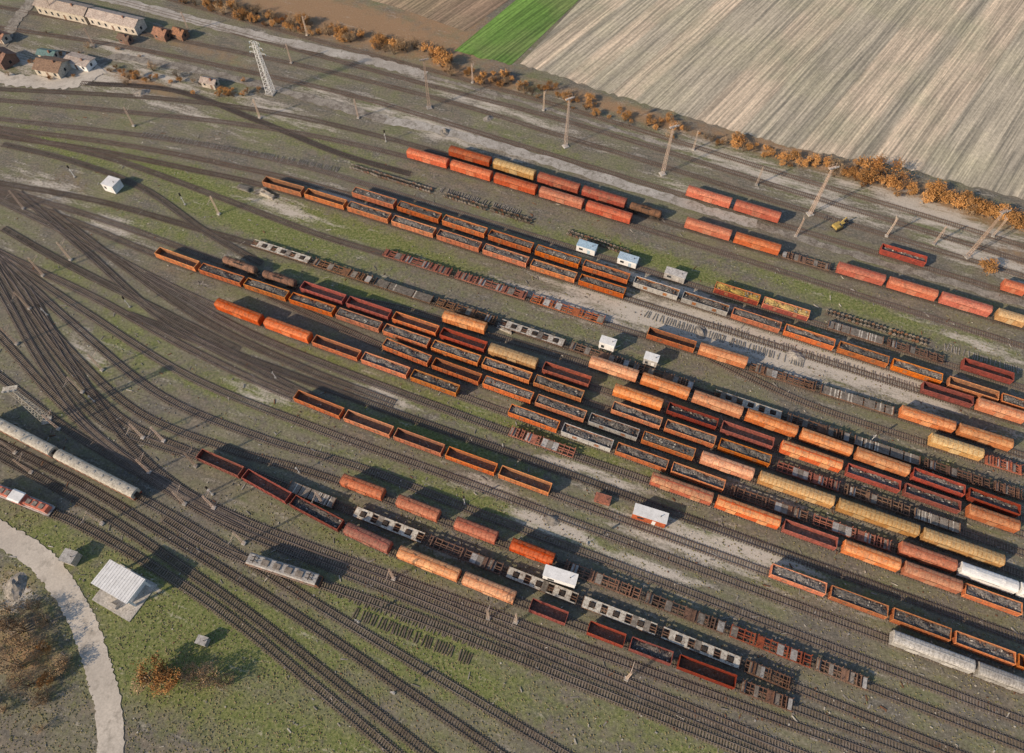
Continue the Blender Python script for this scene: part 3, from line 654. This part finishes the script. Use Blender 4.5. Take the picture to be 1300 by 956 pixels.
for px,py,rz in ((545,137,.3),(718,186,.5),(841,221,.4),(1028,272,.35),(1228,326,.4)):
    c=G(px,py); put(ML,"lighting_mast",(c[0],c[1],0),rz)
mb=MB(); lattice(mb,2.6,1.1,21,m_wht,12,.10)
for z,w_ in ((16.5,3.2),(18.6,2.6),(20.6,2.0)):
    for s_ in (-1,1):
        mb.tube((s_*.5,0,z),(s_*w_,0,z+.3),.08,.05,4,m_wht); mb.tube((s_*.5,0,z+.9),(s_*w_,0,z+.3),.06,.05,4,m_wht); mb.tube((s_*w_,0,z+.3),(s_*w_,0,z-.5),.08,.08,5,m_blue)
mb.box(-1.8,1.8,-1.8,1.8,0,.3,m_conc); me=mb.mesh("power_pylon"); c=G(344,118); put(me,"power_pylon",(c[0],c[1],0),-.3)
mb=MB(); lattice(mb,1.8,1.0,17,m_fwh,11,.10); mb.box(-1.8,1.8,-.9,.9,17.003,17.15,m_fwh); mb.box(-1.2,1.2,-1.2,1.2,0,.3,m_conc)
for x in (-1.3,0,1.3): mb.box(x-.3,x+.3,-1.1,-.7,17.2,17.7,m_gry)
me=mb.mesh("lighting_mast"); c=G(60,534); put(me,"lighting_mast",(c[0],c[1],0),.2)
def cat_mast(arm):
    mb=MB(); lattice(mb,.5,.32,8.2,m_steelp,9,.04); mb.box(-.5,.5,-.5,.5,0,.4,m_conc)
    mb.tube((0,0,7.2),(0,arm,7.0),.06,.05,5,m_steelp); mb.tube((0,0,5.9),(0,arm,7.0),.05,.05,5,m_steelp); mb.tube((0,0,8.1),(0,arm*.7,7.1),.03,.03,4,m_steelp)
    mb.tube((0,arm*.8,7),(0,arm*.8,6.1),.05,.05,5,m_gry); return mb.mesh("catenary_mast")
CM=[cat_mast(2.8),cat_mast(-2.8)]
for i,(px,py) in enumerate([(22,437),(38,392),(55,350),(105,498),(130,470),(208,560),(249,592),(182,556),(272,645),(278,272),(75,545),(20,575),(190,600),(310,690),(620,785),(500,735),(795,862),(370,80),(390,45),(240,40),(690,140),(1185,310),(1125,300),(960,235),(600,105),
        (330,150),(170,160),(455,150),(1010,300),(880,190),(90,330),(30,265),(235,640),(130,665),(40,600),(410,640),(1260,300),(120,60),(70,20),(655,790)]):
    c=G(px,py); put(CM[i%2],"catenary_mast",(c[0],c[1],0),-.35+random.uniform(-.1,.1))
mb=MB(); mb.tube((0,0,0),(0,0,4.5),.08,.06,6,m_wht); mb.box(-.25,.25,-.12,.12,4.0,5.2,m_und); mb.box(-.3,.3,-.3,.3,0,.3,m_conc); mb.box(-.35,.35,-.02,.4,2.9,2.95,m_gry); SG=mb.mesh("railway_signal")
for px,py in ((270,628),(120,510),(490,180),(380,600),(590,640),(745,690),(60,400),(165,390),(350,480),(95,225),(455,790),(235,260),(1105,560),(500,880)):
    c=G(px,py); put(SG,"railway_signal",(c[0],c[1],0),random.uniform(0,3))
# ------------------------------------------------------------------ buildings
def house(name,pa,pb,W,H,R,wall,roof,flat_=False):
    a=np.array(G(*pa,H)); b=np.array(G(*pb,H)); L=np.linalg.norm(b-a); c=(a+b)/2; mb=MB()
    mb.box(-L/2,L/2,-W/2,W/2,-.1,H,wall)
    if flat_: mb.box(-L/2-.3,L/2+.3,-W/2-.3,W/2+.3,H+.003,H+.35,roof)
    else:
        o=.5; tt=.14; e=W/2+o; dz=R*o/(W/2)
        mb.prof([(-W/2,H+.002),(0,H+R-.02),(W/2,H+.002)],-L/2,L/2,wall)
        mb.prof([(-e,H-dz+.03),(0,H+R+.03),(0,H+R+.03+tt),(-e,H-dz+.03+tt)],-L/2-o,L/2+o,roof); mb.prof([(e,H-dz+.03),(0.002,H+R+.03),(0.002,H+R+.03+tt),(e,H-dz+.03+tt)],-L/2-o,L/2+o,roof)
        mb.box(L*.22-.3,L*.22+.3,-.9,-.3,H+R*.4,H+R+.8,m_brick); mb.box(-L/2-o,L/2+o,-.12,.12,H+R+.1,H+R+.24,roof)
    k=max(2,int(L/3))
    for s_ in (-1,1):
        for i in range(k):
            x=-L/2+(i+.5)*L/k
            if i==k//2: mb.box(x-.5,x+.5,*sorted((s_*W/2,s_*(W/2+.04))),0,2.1,m_brroof)
            else:
                mb.box(x-.5,x+.5,*sorted((s_*W/2,s_*(W/2+.03))),1.0,2.3,m_glass); mb.box(x-.6,x+.6,*sorted((s_*W/2,s_*(W/2+.08))),.88,.98,m_conc)
        mb.box(*sorted((s_*L/2,s_*(L/2+.03))),-.5,.5,1.0,2.2,m_glass)
    return put(mb.mesh(name),name,(c[0],c[1],0),math.atan2(*(b-a)[::-1]))
house("station_building",(50,0),(112,14),7,4,1.4,m_plast,m_pkroof); house("goods_shed",(116,15),(176,29),6.5,3.8,1.3,m_plast,m_pkroof)
house("brick_house",(198,38),(212,42),4.5,2.6,1.3,m_brick,m_tile); house("brick_house",(222,38),(234,42),4,2.5,1.2,m_brick,m_tile)
house("brick_house",(-6,66),(10,74),7,3.2,1.9,m_brick,m_tile); house("timber_house",(50,79),(80,84),8,3,1.7,m_plast,m_brroof); house("garage",(86,72),(114,79),5.5,2.6,.5,m_wht,m_pkroof)
house("garden_shed",(50,65),(70,68),3.5,2.2,.7,m_plast,m_teal); house("garden_shed",(257,100),(274,104),3.2,2.4,.8,m_plast,m_pkroof); house("garden_shed",(-5,42),(6,46),4,2.6,1.,m_plast,m_tile)
house("garden_shed",(152,45),(164,48),3,2.4,.8,m_brick,m_brroof)
# service canopy
c=np.array(G(150,738,5.4)); p0=np.array(G(128,725,5.4)); p1=np.array(G(173,751,5.4))
rz=math.atan2(*(p1-p0)[::-1]); Lc=np.linalg.norm(p1-p0); q0=np.array(G(159,722,5.4)); q1=np.array(G(140,755,5.4)); Wc=np.linalg.norm(q1-q0)
mb=MB(); mb.box(-Lc/2,Lc/2,-Wc/2,Wc/2,5.0,5.5,m_wht)
for x in (-Lc/2+1,Lc/2-1):
    for y in (-Wc/2+.6,Wc/2-.6): mb.box(x-.25,x+.25,y-.25,y+.25,.203,4.997,m_wht)
mb.box(-Lc/2-.4,Lc/2+.4,-Wc/2-3.,Wc/2+.4,-.05,.2,m_conc); mb.box(-2.9,3.3,-2.6,2.6,.203,3.9,m_wht)
for x in (-1.9,.2,2.2): mb.box(x-.6,x+.6,-2.64,-2.603,1.4,2.7,m_glass)
mb.box(-2.94,-2.903,-.5,.5,.21,2.3,m_brroof); mb.box(-1.2,1.2,-Wc/2-2.2,-Wc/2-1.4,.203,1.2,m_conc)
for k in range(14): x=-Lc/2+Lc*(k+.5)/14; mb.box(x-.03,x+.03,-Wc/2+.1,Wc/2-.1,5.503,5.54,m_gryr)
put(mb.mesh("service_canopy"),"service_canopy",(c[0],c[1],0),rz)
def digger(px,py,rz):
    my=M("machine_yellow",(.50,.33,.06),(.40,.25,.05),1); mb=MB()
    for s_ in (-1,1):
        mb.box(-1.5,1.5,*sorted((s_*.9,s_*1.4)),.1,.75,m_und)
        for x in (-1.5,1.5): mb.tube((x,s_*.91,.43),(x,s_*1.39,.43),.32,.32,10,m_und)
    mb.box(-1.7,1.1,-1.1,1.1,.9,1.8,my); mb.box(.1,1.3,-1.05,-.1,1.803,2.7,m_glass); mb.box(0,1.4,-1.1,-.05,2.703,2.8,my)
    mb.tube((1.1,.4,1.5),(3.0,.4,3.2),.2,.16,6,my); mb.tube((3.0,.4,3.2),(4.2,.4,1.5),.15,.12,6,my); mb.box(3.9,4.6,.05,.75,.7,1.4,m_und)
    c=G(px,py); put(mb.mesh("excavator"),"excavator",(c[0],c[1],0.1),rz)
digger(1062,290,.5)
# ------------------------------------------------------------------ vegetation
def shrub(seed,R,H,leaf,nleaf,ls):
    rnd=random.Random(seed); mb=MB(); tips=[]
    for k in range(9):
        a=rnd.uniform(0,6.28); r=R*rnd.uniform(.25,.8); h=H*rnd.uniform(.5,1)
        b=(math.cos(a)*R*.12,math.sin(a)*R*.12,0); m1=(math.cos(a)*r*.5,math.sin(a)*r*.5,h*.55); e=(math.cos(a)*r,math.sin(a)*r,h*.92)
        mb.tube(b,m1,.09,.055,5,m_bark,False); mb.tube(m1,e,.055,.02,4,m_bark,False); tips.append((e,rnd.uniform(.3,.5)*R))
        for j in range(3):
            a2=a+rnd.uniform(-1,1); e2=(m1[0]+math.cos(a2)*R*.4,m1[1]+math.sin(a2)*R*.4,m1[2]+rnd.uniform(.1,.35)*H)
            mb.tube(m1,e2,.035,.012,3,m_bark,False); tips.append((e2,rnd.uniform(.18,.4)*R))
    V=[];Fc=[]
    for i in range(nleaf):
        (x,y,z),rr=rnd.choice(tips); v=Vector((rnd.gauss(0,1),rnd.gauss(0,1),rnd.gauss(0,.8)))*rr*.55
        p=Vector((x,y,z))+v; p.z=max(.1,p.z); u=Vector((rnd.gauss(0,1),rnd.gauss(0,1),rnd.gauss(0,1))).normalized(); w_=u.orthogonal().normalized(); q=ls*rnd.uniform(.5,1.3)
        o=len(V); V+= [tuple(p-u*q-w_*q*.5),tuple(p+u*q-w_*q*.4),tuple(p+u*q*.8+w_*q*.6),tuple(p-u*q*.7+w_*q*.5)]; Fc.append((o,o+1,o+2,o+3))
    mb.add(V,Fc,leaf); return mb.mesh("autumn_shrub")
SH=[shrub(1,2.2,3.6,m_leaf,900,.16),shrub(2,2.8,4.6,m_leaf,1200,.17),shrub(3,2.0,2.6,m_leaf,800,.14),shrub(4,2.4,3.6,m_leaf2,700,.12),shrub(5,3.,5.2,m_leaf2,900,.12)]
def sh(px,py,k,sc): c=G(px,py); put(SH[k],"autumn_shrub",(c[0],c[1],0),random.uniform(0,6),(sc*random.uniform(.8,1.2),sc*random.uniform(.8,1.2),sc))
for px,py,k,sc in [(1120,222,1,1.6),(1108,232,0,1.3),(1135,236,1,1.2),(1088,212,0,1.1),(1102,218,1,1.2),(1190,253,1,1.3),(1180,247,0,1.2),(1212,264,0,1.4),(1225,262,1,1.1),(1262,278,1,1.2),(1248,275,0,1.2),(1290,290,1,1.2),(1278,285,0,1.),(1250,345,1,1.),(1030,210,0,1.),(1007,204,0,1.),(937,180,2,1.3),(640,98,2,1.1),
   (562,85,1,1.3),(568,80,0,1.2),(200,856,1,1.2),(225,862,0,1.2),(188,866,3,1.2),(215,870,1,1.),(272,860,3,1.4),(258,866,4,1.),(245,856,3,1.1),(290,868,3,1.1),(30,800,4,1.3),(55,825,3,1.3),(25,845,4,1.2),(80,850,3,1.),(12,775,3,1.),(60,790,3,1.1),(40,870,4,1.1),(195,90,3,1.),(175,100,0,.8),(290,122,2,.8),(225,98,3,.8)]: sh(px,py,k,sc)
for i in range(105):
    f=random.random()**.8; px=230+f*345; py=6+(px-250)*.225+random.uniform(-8,8); sh(px,py,random.choice([0,1,2,3,3,0,4]),random.uniform(.5,1.05))
for i in range(180):
    px=random.uniform(560,1310); py=86+(px-560)*.268+random.gauss(0,4.5)
    sh(px,py,random.choice([0,0,1,2,3,3,4]),random.uniform(.35,.95)*(1.2 if px>1050 else .9))
for i in range(30): px=random.uniform(120,330); sh(px,92+(px-120)*.13+random.gauss(0,5),random.choice([2,3,0]),random.uniform(.3,.6))
for i in range(26):
    px,py=random.uniform(-20,90),random.uniform(770,930)
    if not on_road(px,py): sh(px,py,random.choice([3,3,4,0]),random.uniform(.4,.9))
for i in range(16): sh(random.uniform(-10,180),random.uniform(40,105),random.choice([2,3]),random.uniform(.3,.6))
V=[];Fc=[]
for i in range(26000):
    px=random.uniform(-30,1330); py=random.uniform(100+px*.22,960) if random.random()<.6 else random.uniform(640,980)
    if py>640 and random.random()<.4: px=random.uniform(-30,650)
    if px<180 and py>620 and on_road(px,py): continue
    x,y=G(px,py); r=random.uniform(.1,.32); h=random.uniform(.06,.25)
    o=len(V)
    for k in range(5):
        a=k*1.256+random.uniform(-.4,.4); q=r*random.uniform(.6,1.3); V.append((x+math.cos(a)*q,y+math.sin(a)*q,-.03))
    V.append((x+random.uniform(-.08,.08),y+random.uniform(-.08,.08),h))
    Fc+=[(o+k,o+(k+1)%5,o+5) for k in range(5)]
m=bpy.data.meshes.new("weeds"); m.from_pydata(V,[],Fc); m.materials.append(m_weed); put(m,"weeds")
mb=MB()
for i in range(4600):
    px=random.uniform(0,1300); py=random.uniform(110+px*.2,960)
    if py>760 and px<700 and random.random()<.75: continue
    if px<180 and py>620 and on_road(px,py): continue
    x,y=G(px,py); L=random.choice([.2,.25,.3,.3,.4,.5,.5,1.5])*random.uniform(.6,1.3); w_=random.uniform(.06,.18)
    mb.box(-L/2,L/2,-w_,w_,-.02,random.uniform(.06,.2),random.choice([m_rock,m_rock,m_rust,m_fwh,m_tiep,m_conc]),random.uniform(0,3.1),(x,y))
put(mb.mesh("scattered_debris"),"scattered_debris")
print("objects",len(bpy.data.objects))
